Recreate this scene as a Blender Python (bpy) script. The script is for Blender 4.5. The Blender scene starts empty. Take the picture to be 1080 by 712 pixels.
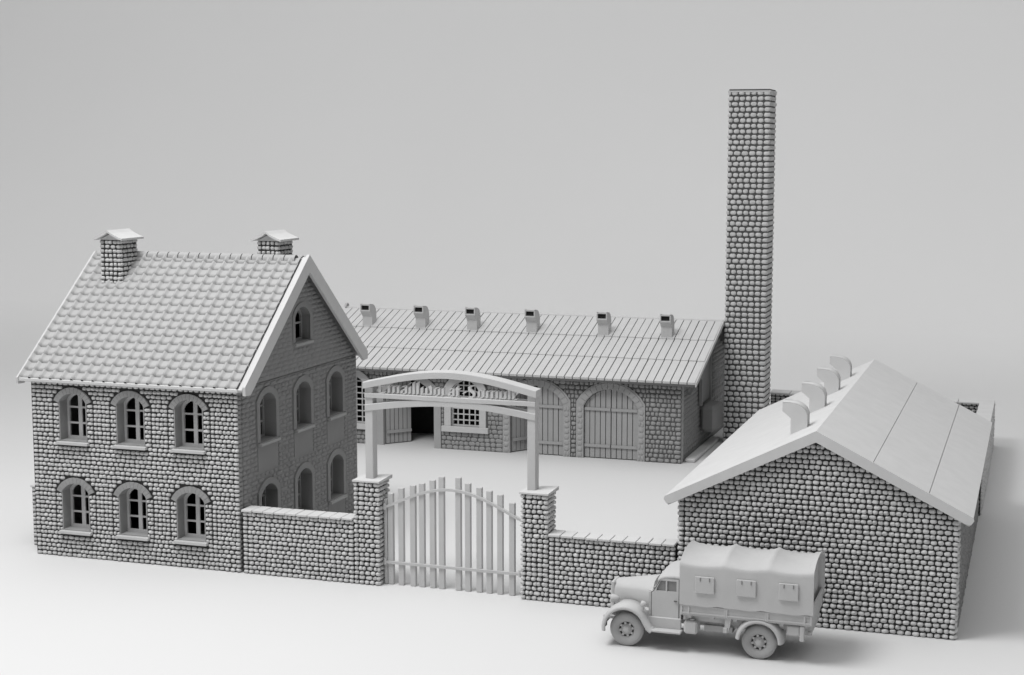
import bpy, math, random
from mathutils import Vector, Matrix
from mathutils.geometry import tessellate_polygon
sc = bpy.context.scene
COL = sc.collection
V = Vector
rnd = random.Random(7)

# ------------------------------------------------------------------ materials
def mat(name, col, rough=.65, bump=.0, bscale=30, var=.03, vscale=2.0):
    m = bpy.data.materials.new(name); m.use_nodes = True
    nt = m.node_tree; b = nt.nodes['Principled BSDF']
    b.inputs['Roughness'].default_value = rough
    b.inputs['Specular IOR Level'].default_value = .3
    tc = nt.nodes.new('ShaderNodeTexCoord')
    n = nt.nodes.new('ShaderNodeTexNoise'); n.inputs['Scale'].default_value = vscale
    n.inputs['Detail'].default_value = 4
    nt.links.new(tc.outputs['Object'], n.inputs['Vector'])
    r = nt.nodes.new('ShaderNodeValToRGB')
    lo, hi = col * (1 - var), col * (1 + var)
    r.color_ramp.elements[0].color = (lo, lo, lo, 1); r.color_ramp.elements[1].color = (hi, hi, hi, 1)
    r.color_ramp.elements[0].position = .3; r.color_ramp.elements[1].position = .7
    nt.links.new(n.outputs['Fac'], r.inputs['Fac']); nt.links.new(r.outputs['Color'], b.inputs['Base Color'])
    if bump:
        n2 = nt.nodes.new('ShaderNodeTexNoise'); n2.inputs['Scale'].default_value = bscale; n2.inputs['Detail'].default_value = 5
        nt.links.new(tc.outputs['Object'], n2.inputs['Vector'])
        bp = nt.nodes.new('ShaderNodeBump'); bp.inputs['Strength'].default_value = bump; bp.inputs['Distance'].default_value = .02
        nt.links.new(n2.outputs['Fac'], bp.inputs['Height']); nt.links.new(bp.outputs['Normal'], b.inputs['Normal'])
    return m
M = {
 'clay': mat('grey_clay', .55, bump=.25, bscale=18),
 'roof': mat('pale_roof_clay', .62, bump=.08, bscale=14),
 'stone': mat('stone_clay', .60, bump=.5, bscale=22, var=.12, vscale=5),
 'shaded_mortar': mat('shaded_mortar_clay', .045, rough=.9),  # near-black joint: shade between the stones put into the mortar colour
 'shaded_mortar2': mat('pale_mortar_clay', .26, rough=.9, bump=.5, bscale=25),
 'dark': mat('shade_dark', .03, rough=.9),  # near-black colour stands in for the shade inside rooms and vents
 'chimney_joint': mat('chimney_joint_clay', .09, rough=.9),
 'shade_rubble': mat('shaded_rubble_clay', .32, bump=.4, bscale=14, var=.1),  # darker stone: shade of workshop front and window reveals put into colour
 'door': mat('door_clay', .38, bump=.3, bscale=14),
 'shade_trim': mat('shaded_wall_and_trim_clay', .25, bump=.3, bscale=14),  # shade of the right-facing walls put into a darker grey; also trim
 'groove': mat('groove_dark', .12, rough=.9),
 'ground': mat('studio_ground', .66, rough=.8, var=.008, vscale=.05),
 'tile': mat('tile_clay', .44, bump=.3, bscale=16),
 'truck': mat('truck_clay', .52, rough=.55, bump=.15, bscale=25, var=.03),
 'tyre': mat('tyre_clay', .42, rough=.75, bump=.2, bscale=40),
 'hub': mat('hub_recess', .12, rough=.7),
}

# ------------------------------------------------------------------ mesh builder
class MB:
    def __init__(s): s.v = []; s.f = []; s.m = []; s.sm = []
    def add(s, vs, fs, mi=0, smooth=False):
        o = len(s.v); s.v += [V(p) for p in vs]
        for f in fs: s.f.append(tuple(o + i for i in f)); s.m.append(mi); s.sm.append(smooth)
        return s
    def box(s, a, b, mi=0):
        x0, y0, z0 = a; x1, y1, z1 = b
        vs = [(x0,y0,z0),(x1,y0,z0),(x1,y1,z0),(x0,y1,z0),(x0,y0,z1),(x1,y0,z1),(x1,y1,z1),(x0,y1,z1)]
        return s.add(vs, [(3,2,1,0),(4,5,6,7),(0,1,5,4),(1,2,6,5),(2,3,7,6),(3,0,4,7)], mi)
    def hexa(s, p, mi=0):   # 8 points, bottom loop then top loop
        return s.add(p, [(3,2,1,0),(4,5,6,7),(0,1,5,4),(1,2,6,5),(2,3,7,6),(3,0,4,7)], mi)
    def bbox(s, a, b, r=.015, mi=0, smooth=True):   # box with chamfered edges
        (x0,y0,z0),(x1,y1,z1) = a, b
        r = min(r, (x1-x0)/2.1, (y1-y0)/2.1, (z1-z0)/2.1)
        rings = []
        def ring(z, d, e):
            X0, X1, Y0, Y1 = x0+d, x1-d, y0+d, y1-d
            return [(X0+e,Y0,z),(X1-e,Y0,z),(X1,Y0+e,z),(X1,Y1-e,z),(X1-e,Y1,z),(X0+e,Y1,z),(X0,Y1-e,z),(X0,Y0+e,z)]
        rg = [ring(z0, r, r*.3), ring(z0+r, 0, r), ring(z1-r, 0, r), ring(z1, r, r*.3)]
        vs = sum(rg, []); fs = []
        for k in range(3):
            for i in range(8): fs.append((k*8+i, k*8+(i+1)%8, k*8+8+(i+1)%8, k*8+8+i))
        fs.append(tuple(range(7,-1,-1))); fs.append(tuple(range(24,32)))
        return s.add(vs, fs, mi, False)
    def plate(s, O, U, W, N, loops, t, mi=0, mis=None):
        """flat shape with holes in plane O+uU+wW, extruded by t along -N (front face looks along N)"""
        O, U, W, N = V(O), V(U), V(W), V(N)
        pts = [p for l in loops for p in l]
        tris = tessellate_polygon([[V((a, b, 0)) for a, b in l] for l in loops])
        n = len(pts)
        vs = [O + U*a + W*b for a, b in pts] + [O + U*a + W*b - N*t for a, b in pts]
        ff = []
        for a, b, c in tris:
            nn = (vs[b]-vs[a]).cross(vs[c]-vs[a])
            if nn.length < 1e-10: continue
            if nn.dot(N) < 0: a, c = c, a
            ff.append((a, b, c)); ff.append((c+n, b+n, a+n))
        s.add(vs, ff, mi)
        o = 0; sides = []
        for l in loops:
            k = len(l)
            area = sum(l[i][0]*l[(i+1)%k][1]-l[(i+1)%k][0]*l[i][1] for i in range(k))
            for i in range(k):
                a, b = o+i, o+(i+1)%k
                sides.append((a, b, b+n, a+n))
            o += k
        s.add(vs, sides, mi if mis is None else mis)
        return s
    def cyl(s, c, ax, r, h, n=24, mi=0, r2=None, smooth=True):
        ax = V(ax).normalized(); a = ax.orthogonal().normalized(); b = ax.cross(a); c = V(c); r2 = r if r2 is None else r2
        vs = []; 
        for k, (rr, hh) in enumerate(((r, 0), (r2, h))):
            for i in range(n):
                t = 2*math.pi*i/n; vs.append(c + ax*hh + (a*math.cos(t)+b*math.sin(t))*rr)
        s.add(vs, [(i, (i+1)%n, n+(i+1)%n, n+i) for i in range(n)], mi, smooth)
        s.add(vs, [tuple(range(n-1,-1,-1)), tuple(range(n, 2*n))], mi, False)
        return s
    def lathe(s, c, ax, prof, n=32, mi=0, smooth=True):
        ax = V(ax).normalized(); a = ax.orthogonal().normalized(); b = ax.cross(a); c = V(c)
        vs = []; 
        for rr, hh in prof:
            for i in range(n):
                t = 2*math.pi*i/n; vs.append(c + ax*hh + (a*math.cos(t)+b*math.sin(t))*max(rr,.0005))
        fs = []
        for k in range(len(prof)-1):
            for i in range(n): fs.append((k*n+i, k*n+(i+1)%n, (k+1)*n+(i+1)%n, (k+1)*n+i))
        return s.add(vs, fs, mi, smooth)
    def grid(s, rows, mi=0, smooth=True, close=False):
        n = len(rows[0]); vs = sum([list(r) for r in rows], []); fs = []
        for k in range(len(rows)-1):
            for i in range(n-1 if not close else n): fs.append((k*n+i, k*n+(i+1)%n, (k+1)*n+(i+1)%n, (k+1)*n+i))
        return s.add(vs, fs, mi, smooth)
    def build(s, name, mats, parent=None):
        me = bpy.data.meshes.new(name)
        off = V((0,0,0)); p = parent
        while p is not None: off += p.location; p = p.parent
        me.from_pydata([v-off for v in s.v], [], s.f)
        if isinstance(mats, str): mats = [mats]
        for m in mats: me.materials.append(M[m])
        me.polygons.foreach_set('material_index', s.m); me.polygons.foreach_set('use_smooth', s.sm)
        me.update()
        o = bpy.data.objects.new(name, me); COL.objects.link(o); o.parent = parent
        return o
def thing(name, label, cat, loc, group=None):
    o = bpy.data.objects.new(name, None); COL.objects.link(o); o.location = loc; o.empty_display_size = .3
    o['label'] = label; o['category'] = cat
    if group: o['group'] = group
    return o
def tag(o, label, cat, group=None):
    o['label'] = label; o['category'] = cat
    if group: o['group'] = group
    return o

# ------------------------------------------------------------------ stones
def stone(mb, O, U, W, N, a, b, c, d, h, mi=1):
    """one pillow stone covering u in [a,b], w in [c,d]"""
    ca, cb = (a+b)/2, (c+d)/2; ha, hb = (b-a)/2, (d-c)/2
    base = [(-1,-.5),(-.55,-1),(.55,-1),(1,-.5),(1,.5),(.55,1),(-.55,1),(-1,.5)]
    jit = [(p[0]*rnd.uniform(.86,1.03), p[1]*rnd.uniform(.84,1.04)) for p in base]
    tu, tw = rnd.uniform(-.2,.2)*h, rnd.uniform(-.2,.2)*h
    vs = []
    for sc_, hh in ((1, -.012), (.90, h*.52), (.58, h*.90)):
        for p in jit:
            u, w = p[0]*ha*sc_, p[1]*hb*sc_
            vs.append(O + U*(ca+u) + W*(cb+w) + N*(hh + (tu*p[0]+tw*p[1])*(hh > 0)))
    vs.append(O + U*ca + W*cb + N*h)
    fs = []
    for k in range(2):
        for i in range(8): fs.append((k*8+i, k*8+(i+1)%8, k*8+8+(i+1)%8, k*8+8+i))
    for i in range(8): fs.append((16+i, 16+(i+1)%8, 24))
    if U.cross(W).dot(N) < 0: fs = [f[::-1] for f in fs]
    mb.add(vs, fs, mi, True)
def courses(mb, O, U, W, N, w0, w1, row, wid, h, spans, gap=.022, mi=1, jw=.10, rg=None, jz=.006, bond=True):
    O, U, W, N = V(O), V(U), V(W), V(N)
    rg = gap if rg is None else rg
    n = max(1, round((w1-w0)/row)); row = (w1-w0)/n
    for k in range(n):
        c, d = w0+k*row, w0+(k+1)*row
        wd_ = wid*(1.62 if (bond and k % 2) else 1.0)
        for a, b in spans((c+d)/2):
            if b-a < wid*.3: continue
            ws = [wd_*(.55 if k % 2 else .9)] if b-a > wd_*2 else []; t = sum(ws)
            while t < b-a-1e-6:
                x = wd_*rnd.uniform(1-jw, 1+jw); ws.append(x); t += x
            f = (b-a)/t; u = a
            for x in ws:
                x *= f; dz = rnd.uniform(-jz,jz)
                hh = h*rnd.uniform(.75,1.15)
                if bond and k % 2 and h > .045 and x > wid*1.2:   # long stones have a notch in the middle
                    md = u+x*rnd.uniform(.44,.56)
                    stone(mb, O, U, W, N, u+gap/2, md+.004, c+rg/2+dz, d-rg/2+dz, hh, mi)
                    stone(mb, O, U, W, N, md-.004, u+x-gap/2, c+rg/2+dz, d-rg/2+dz, hh*.97, mi)
                else:
                    stone(mb, O, U, W, N, u+gap/2, u+x-gap/2, c+rg/2+dz, d-rg/2+dz, hh, mi)
                u += x
def minus(spans, cuts):
    for c0, c1 in cuts:
        out = []
        for a, b in spans:
            if c1 <= a or c0 >= b: out.append((a, b)); continue
            if c0 > a: out.append((a, c0))
            if c1 < b: out.append((c1, b))
        spans = out
    return spans
def arch(x0, x1, z0, z1, rise, n=10):
    """outline of an opening with a segmental head, counter clockwise"""
    w = (x1-x0)/2; cx = (x0+x1)/2; R = (w*w+rise*rise)/(2*rise); zc = z1-R
    a = math.asin(min(1, w/R))
    pts = [(x0, z0), (x1, z0)]
    for i in range(n+1):
        t = a - 2*a*i/n
        pts.append((cx+R*math.sin(t), zc+R*math.cos(t)))
    return pts
def arch_half(x0, x1, z0, z1, rise, z):
    """half-width of the opening at height z (0 if none)"""
    if z < z0 or z > z1: return 0
    w = (x1-x0)/2
    if z <= z1-rise: return w
    R = (w*w+rise*rise)/(2*rise); zc = z1-R
    return math.sqrt(max(0, R*R-(z-zc)**2))
def arch_band(x0, x1, z0, z1, rise, bw):
    inner = arch(x0, x1, z0, z1, rise); outer = arch(x0-bw, x1+bw, z0, z1+bw, rise+bw*.45)
    return outer, inner
def uband(x0, x1, z0, z1, rise, bw, n=10):
    """band round the sides and head only (open at the bottom) as one closed polygon"""
    i = arch(x0, x1, z0, z1, rise, n)[1:] + [(x0, z0)]
    o = arch(x0-bw, x1+bw, z0, z1+bw, rise+bw*.45, n)[1:] + [(x0-bw, z0)]
    return o + i[::-1]

X, Y, Z = V((1,0,0)), V((0,1,0)), V((0,0,1))

# ================================================================== GROUND (floor that sweeps up into the backdrop)
g = MB(); rows = []
prof = [(-160,0),(-60,0),(0,0),(60,0)]
Rr = 34
for i in range(0, 25):
    t = math.pi/2*i/24; prof.append((72+Rr*math.sin(t), Rr-Rr*math.cos(t)))
prof.append((72+Rr, 90))
for y, z in prof: rows.append([V((x, y, z)) for x in (-160,-60,0,30,60,220)])
g.grid(rows)
o = g.build('ground', 'ground'); o['kind'] = 'structure'

# ================================================================== WINDOWS
def window_unit(parent, O, U, N, x0, x1, z0, z1, rise, depth, ncol, nrow, bar=.05, frame=.06, sill=True, sillw=.12, m='clay', mid=None, open_first=False):
    """frame with glazing bars set 'depth' behind the wall plane, and a sill"""
    O, U, N = V(O), V(U), V(N)
    mb = MB()
    inner = arch(x0+frame, x1-frame, z0+frame, z1-frame, rise*.93)
    mb.plate(O-N*depth, U, Z, N, [arch(x0, x1, z0, z1, rise), inner], .07)
    f = mb.build('window', m, parent)
    bars = MB()
    w = (x1-x0)
    def bx(u0, u1, w0, w1, dn, t):
        p = [O+U*u0+Z*w0-N*(depth+dn+t), O+U*u1+Z*w0-N*(depth+dn+t), O+U*u1+Z*w0-N*(depth+dn), O+U*u0+Z*w0-N*(depth+dn)]
        bars.hexa(p+[q+Z*(w1-w0) for q in p])
    for i in range(1, ncol):
        u = x0+w*i/ncol; b = bar*(2.3 if (mid and i*2 == ncol) else 1)
        zt = z1-rise+0.0
        h = arch_half(x0, x1, z0, z1, rise, 0)
        R = ((w/2)**2+rise*rise)/(2*rise); zt = (z1-R)+math.sqrt(max(0, R*R-(u-(x0+x1)/2)**2))-frame*.6
        bx(u-b/2, u+b/2, z0+frame*.5, zt, .012, .045)
    for j in range(1, nrow):
        zz = z0+(z1-z0)*j/nrow; hw = arch_half(x0, x1, z0, z1, rise, zz)-frame*.6
        cx = (x0+x1)/2
        bx(cx-hw, cx+hw, zz-bar/2, zz+bar/2, .018, .034)
    bars.build('glazing_bars', m, f)
    if sill:
        s = MB()
        p = [O+U*(x0-.1)+Z*(z0-sillw)-N*(depth-.02), O+U*(x1+.1)+Z*(z0-sillw)-N*(depth-.02), O+U*(x1+.1)+Z*(z0-sillw)+N*.1, O+U*(x0-.1)+Z*(z0-sillw)+N*.1]
        p2 = [q+Z*sillw for q in p]; p2[2] -= Z*.04; p2[3] -= Z*.04
        s.hexa(p+p2); s.build('sill', m, f)
    return f

# ================================================================== BRICK HOUSE
HX, HD, HE, HR = 7.41, 8.8, 5.72, 9.34
house = thing('brick_house', 'tall two storey brick house with steep wavy tiled roof and two small chimneys', 'house', (0,0,0))
REL = .07
front_ops = [(x-.48, x+.48, z0, z1, .27) for x in (1.53, 3.62, 5.69) for z0, z1 in ((.90, 2.42), (3.80, 5.33))]
def spans_front(z):
    s = [(0.02, HX-.02)]; cuts = []
    for x0, x1, z0, z1, r in front_ops:
        if z0-.14 < z < z0: cuts.append((x0-.1, x1+.1))
        if z0-.1 < z < z1-.2: cuts += [(x0-.27, x0-.25), (x1+.25, x1+.27)]
        hw = arch_half(x0-.02, x1+.02, z0, z1+.02, r, z)
        if z > z1-r-.08 and z < z1+.24:
            hw = max(hw, arch_half(x0-.24, x1+.24, z1-r-.08, z1+.24, r+.12, z))
        if hw: cuts.append(((x0+x1)/2-hw, (x0+x1)/2+hw))
    return minus(s, cuts)
w = MB()
w.plate((0,REL,0), X, Z, -Y, [[(0,0),(HX-.06,0),(HX-.06,HE),(0,HE)]]+[arch(*o_) for o_ in front_ops], .3, 0, 2)
courses(w, (0,REL,0), X, Z, -Y, 0.0, HE-.02, .14, .195, REL, spans_front, gap=.014, rg=.026)
# arch bands over the windows, with voussoir joints
for x0, x1, z0, z1, r in front_ops:
    n = 11; cx = (x0+x1)/2; wv = (x1-x0)/2; R = (wv*wv+r*r)/(2*r); zc = z1-R; a = math.asin(wv/R)*1.12
    for i in range(n):
        t0 = -a+2*a*i/n+.006; t1 = -a+2*a*(i+1)/n-.006
        pts = [(cx+R*math.sin(t0), zc+R*math.cos(t0)), (cx+R*math.sin(t1), zc+R*math.cos(t1)), (cx+(R+.19)*math.sin(t1), zc+(R+.19)*math.cos(t1)), (cx+(R+.19)*math.sin(t0), zc+(R+.19)*math.cos(t0))]
        w.plate((0,REL-.06,0), X, Z, -Y, [pts], .06, 2)
wf = w.build('wall', ['shaded_mortar', 'stone', 'shade_rubble'], house); wf['label'] = 'front brick wall of the house with six arched openings'
for x0, x1, z0, z1, r in front_ops:
    window_unit(house, (0,0,0), X, -Y, x0, x1, z0, z1, r, .44, 2, 3, bar=.06, frame=.085, mid=True)
# deep jamb liners of the front windows
for x0, x1, z0, z1, r in front_ops:
    j = MB(); j.plate((0,.03,0), X, Z, -Y, [arch(x0-.03, x1+.03, z0-.03, z1+.03, r), arch(x0+.004, x1-.004, z0+.004, z1-.004, r)], .62)
    j.build('window_reveal', 'shade_rubble', house)
# side wall (faces the yard) with seven openings
side_ops = [(y-.54, y+.54, z0, z1, .3) for y in (1.98, 4.5, 7.0) for z0, z1 in ((.90, 2.42), (3.85, 5.36))]
attic = (4.45-.55, 4.45+.55, 6.72, 7.86, .32)
w = MB()
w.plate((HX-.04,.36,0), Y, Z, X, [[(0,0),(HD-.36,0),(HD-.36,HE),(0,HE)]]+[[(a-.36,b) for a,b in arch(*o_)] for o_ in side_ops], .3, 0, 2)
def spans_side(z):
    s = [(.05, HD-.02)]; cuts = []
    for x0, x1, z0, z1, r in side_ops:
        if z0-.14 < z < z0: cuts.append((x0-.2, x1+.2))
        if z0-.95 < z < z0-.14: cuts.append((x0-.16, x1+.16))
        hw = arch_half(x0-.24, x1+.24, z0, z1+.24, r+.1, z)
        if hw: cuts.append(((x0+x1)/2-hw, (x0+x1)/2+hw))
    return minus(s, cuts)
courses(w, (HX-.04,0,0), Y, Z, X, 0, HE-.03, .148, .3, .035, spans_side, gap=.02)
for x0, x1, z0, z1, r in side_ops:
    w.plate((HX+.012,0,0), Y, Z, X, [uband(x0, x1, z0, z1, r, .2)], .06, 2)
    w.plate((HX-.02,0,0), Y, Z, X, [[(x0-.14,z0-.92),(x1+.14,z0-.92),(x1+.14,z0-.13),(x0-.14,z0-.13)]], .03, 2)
ws = w.build('wall', ['shade_trim', 'shade_trim', 'shade_trim'], house); ws['label'] = 'side wall of the house facing the yard with plain arched surrounds'
for x0, x1, z0, z1, r in side_ops:
    window_unit(house, (HX,0,0), Y, X, x0, x1, z0, z1, r, .42, 2, 3, bar=.06, m='door')
for x0, x1, z0, z1, r in side_ops:
    j = MB(); j.plate((HX-.01,0,0), Y, Z, X, [arch(x0-.03, x1+.03, z0-.03, z1+.03, r), arch(x0+.004, x1-.004, z0+.004, z1-.004, r)], .5)
    j.build('window_reveal', 'shade_trim', house)
# rear and left walls
w = MB(); w.box((0,HD-.3,0), (HX-.345,HD,HE)); w.box((0,.37,0), (.3,HD-.305,HE))
courses(w, (0,HD,0), X, Z, Y, 0, HE, .148, .35, .04, lambda z: [(0.02, HX-.1)], gap=.02)
courses(w, (0,0,0), Y, Z, -X, 0, HE, .148, .35, .04, lambda z: [(.1, HD)], gap=.02)
w.build('wall', ['shaded_mortar2', 'stone'], house)['label'] = 'plain rear and outer walls of the house'
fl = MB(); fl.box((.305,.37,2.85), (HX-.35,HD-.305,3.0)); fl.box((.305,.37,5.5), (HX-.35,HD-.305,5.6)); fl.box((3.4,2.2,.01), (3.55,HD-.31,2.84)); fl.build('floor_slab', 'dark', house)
# gables
RS = (HR-HE)/(HD/2)
def gab(y): return HE+.02+RS*min(y, HD-y)
def spans_gab(z):
    t = (z-HE-.05)/RS
    s = [(t+.25, HD-t-.25)]
    x0, x1, z0, z1, r = attic
    cuts = []
    if z0-.14 < z < z0: cuts.append((x0-.2, x1+.2))
    hw = arch_half(x0-.24, x1+.24, z0, z1+.22, r+.1, z)
    if hw: cuts.append(((x0+x1)/2-hw, (x0+x1)/2+hw))
    return minus([q for q in s if q[1] > q[0]], cuts)
w = MB()
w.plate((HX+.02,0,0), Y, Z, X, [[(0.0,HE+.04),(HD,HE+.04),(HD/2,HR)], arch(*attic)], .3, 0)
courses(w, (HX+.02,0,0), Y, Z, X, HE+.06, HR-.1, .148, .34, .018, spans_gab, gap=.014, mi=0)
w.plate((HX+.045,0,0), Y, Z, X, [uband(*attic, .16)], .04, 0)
w.build('gable', ['shade_trim', 'stone'], house)['label'] = 'shaded triangular gable with one arched attic window'
window_unit(house, (HX+.02,0,0), Y, X, *attic, .28, 2, 2, bar=.06, m='door')
w = MB(); w.plate((0,0,0), Y, Z, -X, [[(0,HE+.04),(HD,HE+.04),(HD/2,HR)]], .3, 0)
courses(w, (0,0,0), Y, Z, -X, HE+.06, HR-.1, .148, .34, .03, lambda z: [q for q in [((z-HE)/RS+.1, HD-(z-HE)/RS-.1)] if q[1] > q[0]], gap=.02, mi=1)
w.build('gable', ['shaded_mortar2', 'stone'], house)['label'] = 'outer gable of the house without a window'
# roof: wavy tiles in courses
def house_roof():
    r = MB()
    OVF, OVL, OVR = .12, .40, .31
    top = HR+.12
    sl = math.sqrt(1+RS*RS)
    T = .08
    x0, x1 = -OVL, HX+OVR
    yc = HD/2
    for sgn in (-1, 1):
        ye = yc+sgn*(yc+OVF); ze = top-RS*(yc+OVF)
        # slab
        p = [V((x0,ye,ze-T)), V((x1,ye,ze-T)), V((x1,yc,top-T)), V((x0,yc,top-T))]
        q = [V((x0,ye,ze)), V((x1,ye,ze)), V((x1,yc,top)), V((x0,yc,top))]
        if sgn > 0: p = [p[1],p[0],p[3],p[2]]; q = [q[1],q[0],q[3],q[2]]
        r.hexa(p+q, 0)
        # tiles
        N = V((0, sgn*RS, 1)).normalized(); D = V((0, sgn, -RS)).normalized()
        L = (yc+OVF)*sl; nrow = 17; per = .385; a0, a1 = x0+.12, HX+.10
        ncol = round((a1-a0)/per); per = (a1-a0)/ncol; res = 10
        P0 = V((0, yc, top))
        for k in range(nrow):
            va, vb = L*k/nrow, L*(k+1)/nrow
            shift = (k % 2)*.0
            rowsv = []
            for vv, base in ((va+.0, .03), ((va+vb)/2, .04), (vb-.035, .055), (vb-.033, -.01), (vb, -.01)):
                line = []
                for i in range(ncol*res+1):
                    u = a0+per*i/res+(k%2)*.012; ph = (i % res)/res
                    d = abs(ph-.5)*2
                    roll = math.exp(-((1-d)/.26)**4)
                    roll = min(1, roll*1.15); hgt = (base-.015)*(1-roll)+roll*.12
                    # cross lap: the pan of each tile dips at its lower edge
                    
                    line.append(P0+V((u,0,0))+D*vv+N*hgt)
                rowsv.append(line)
            if sgn > 0: rowsv = [l[::-1] for l in rowsv]
            r.grid(rowsv, 0, True)
    # ridge caps
    n = 19
    for i in range(n):
        a = x0+.2+(HX-.1-x0-.2)*i/n; b = x0+.2+(HX-.1-x0-.2)*(i+1)/n-.03
        lines = []
        for xx in (a, b):
            lines.append([V((xx, yc+.16*math.sin(t), top-.04+(.11+.04)*math.cos(t))) for t in [math.pi*(k/8-.5)*1.2 for k in range(9)]])
        r.grid(lines[::-1], 0, True)
    ro = r.build('roof', 'tile', house)
    # bargeboards on the right, and on the left
    for xx, nn in ((x1+.05, X), (x0, -X)):
        b = MB(); o0 = .13 if nn.x > 0 else .06; dep = .46 if nn.x > 0 else .3
        for sgn in (-1, 1):
            ye = yc+sgn*(yc+OVF+.03); ze = top-RS*(yc+OVF+.03)
            pts = [(yc, top+o0), (ye, ze+o0), (ye-sgn*.02, ze-.14), (ye-sgn*.34, ze-.16), (yc, top+o0-dep-.12)]
            b.plate((xx,0,0), Y, Z, nn, [pts], .1 if nn.x > 0 else .06)
            if nn.x > 0:   # flat verge strip beside the tiles
                N = V((0, sgn*RS, 1)).normalized()
                a = [V((HX+.13, ye, ze)), V((xx-.1, ye, ze)), V((xx-.1, yc, top)), V((HX+.13, yc, top))]
                if sgn > 0: a = [a[1],a[0],a[3],a[2]]
                b.hexa([q for q in a]+[q+N*.06 for q in a])
        b.build('bargeboard', 'roof', ro)
    gt = MB(); gt.bbox((x0+.12,-OVF-.06,top-RS*(yc+OVF)-.07), (x1-.2,-OVF+.03,top-RS*(yc+OVF)+.04), .02); gt.build('eaves_board', 'roof', ro)
    # chimneys with little gabled caps
    for cx, y0, zb, zt in ((.99, 3.25, 8.2, 10.0), (6.22, 4.45, 8.6, 10.0)):
        c = MB(); hw = .40; dpt = 1.05
        c.box((cx-hw+.03,y0+.03,zb), (cx+hw-.03,y0+dpt-.03,zt), 0)
        full = lambda z: [(0, 2*hw)]
        courses(c, (cx-hw,y0+.03,zb), X, Z, -Y, 0, zt-zb, .15, .2, .05, full, gap=.03)
        courses(c, (cx+hw-.03,y0,zb), Y, Z, X, 0, zt-zb, .15, .22, .05, lambda z: [(0, dpt)], gap=.03)
        courses(c, (cx-hw+.03,y0,zb), Y, Z, -X, 0, zt-zb, .15, .22, .05, lambda z: [(0, dpt)], gap=.03)
        courses(c, (cx-hw,y0+dpt-.03,zb), X, Z, Y, 0, zt-zb, .15, .2, .05, full, gap=.03)
        c.plate((0,y0+.02,0), X, Z, -Y, [[(cx-hw,zt),(cx+hw,zt),(cx,zt+.2)]], dpt-.06, 1)
        ch = c.build('chimney', ['shaded_mortar', 'stone'], ro)
        k = MB()
        for sgn in (-1, 1):
            rws = []
            for yy in (y0-.16, y0+dpt+.14):
                rws.append([V((cx+sgn*s_, yy, zt+.30-.28*s_/.55+.04*(s_/.55)**3+ (0.03 if s_ == 0 else 0))) for s_ in (0,.13,.27,.41,.55)])
            lo = [[q-Z*.07 for q in rr] for rr in rws]
            if sgn > 0: k.grid(rws, 0, False); k.grid(lo[::-1], 0, False)
            else: k.grid(rws[::-1], 0, False); k.grid(lo, 0, False)
            for a_, b_ in ((rws[0], lo[0]), (rws[1], lo[1])): k.grid([a_, b_], 0, False)
            k.add([rws[0][-1], rws[1][-1], lo[1][-1], lo[0][-1]], [(0,1,2,3)])
        k.build('chimney_cap', 'roof', ch)
house_roof()

# ================================================================== PERIMETER WALLS, PILLARS
WT, WH = .55, 1.95
def cap_slabs(mb, x0, x1, y0, y1, z, along='x', L=.36, t=.07, jog=.0):
    n = max(1, round(((x1-x0) if along == 'x' else (y1-y0))/L))
    for i in range(n):
        j = rnd.uniform(-.004,.004); s = rnd.uniform(-.03,.03)
        if along == 'x':
            a = x0+(x1-x0)*i/n; b = x0+(x1-x0)*(i+1)/n-.022; mb.bbox((a, y0+s*.3, z+j), (b, y1, z+t+j), .012)
        else:
            a = y0+(y1-y0)*i/n; b = y0+(y1-y0)*(i+1)/n-.022; mb.bbox((x0+s*.3, a, z+j), (x1, b, z+t+j), .012)
def yard_wall(label, x0, x1, y0, y1, faces, row=.142, wid=.2, h=.07, capL=.36, ends=(1,1), lip=0):
    t = thing('yard_wall', label, 'wall', ((x0+x1)/2, (y0+y1)/2, 0), 'walls round the yard')
    m = MB(); m.box((x0,y0+h,0) if 'f' in faces else (x0,y0,0), (x1,y1-(h if 'b' in faces else 0),WH), 0)
    sx = lambda z: [(0, x1-x0)]; sy = lambda z: [(0, y1-y0)]
    if 'f' in faces: courses(m, (x0,y0+h,0), X, Z, -Y, 0, WH-.01, row, wid, h, sx, gap=.014, rg=.022)
    if 'b' in faces: courses(m, (x0,y1-h,0), X, Z, Y, 0, WH-.01, row, wid*1.3, h, sx, gap=.03)
    if 'l' in faces: courses(m, (x0,y0,0), Y, Z, -X, 0, WH-.01, row, wid*1.3, h, sy, gap=.03)
    if 'r' in faces: courses(m, (x1,y0,0), Y, Z, X, 0, WH-.01, row, wid*1.3, h, sy, gap=.03)
    m.build('masonry', ['shaded_mortar', 'stone'], t)
    c = MB(); lng = 'x' if x1-x0 > y1-y0 else 'y'
    cap_slabs(c, x0-(.04 if lng == 'y' else 0), x1+(.04 if lng == 'y' else 0), y0-lip-(.04 if lng == 'x' else 0), y1+(.04 if lng == 'x' else 0), WH, lng, capL)
    c.build('coping', 'roof', t)
    return t
yard_wall('low stone wall between the brick house and the left gate pillar', HX+.07, 11.22, 0, WT, 'fb')
yard_wall('low stone wall between the right gate pillar and the shed with the smooth roof', 17.37, 21.12, 0, WT, 'fb')
yard_wall('rear stone wall joining the tall factory chimney and the far right yard corner', 19.02, 28.3, 28.7, 29.25, 'fb', wid=.25, capL=.9, lip=.3)
yard_wall('far right stone wall with broad coping behind the shed with the smooth roof', 28.3, 28.86, 15.1, 29.25, 'lr', wid=.25, capL=1.2)
yard_wall('stone wall end showing just left of the brick house', -.78, -.2, .92, 20.6, 'fr', wid=.2)
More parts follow.
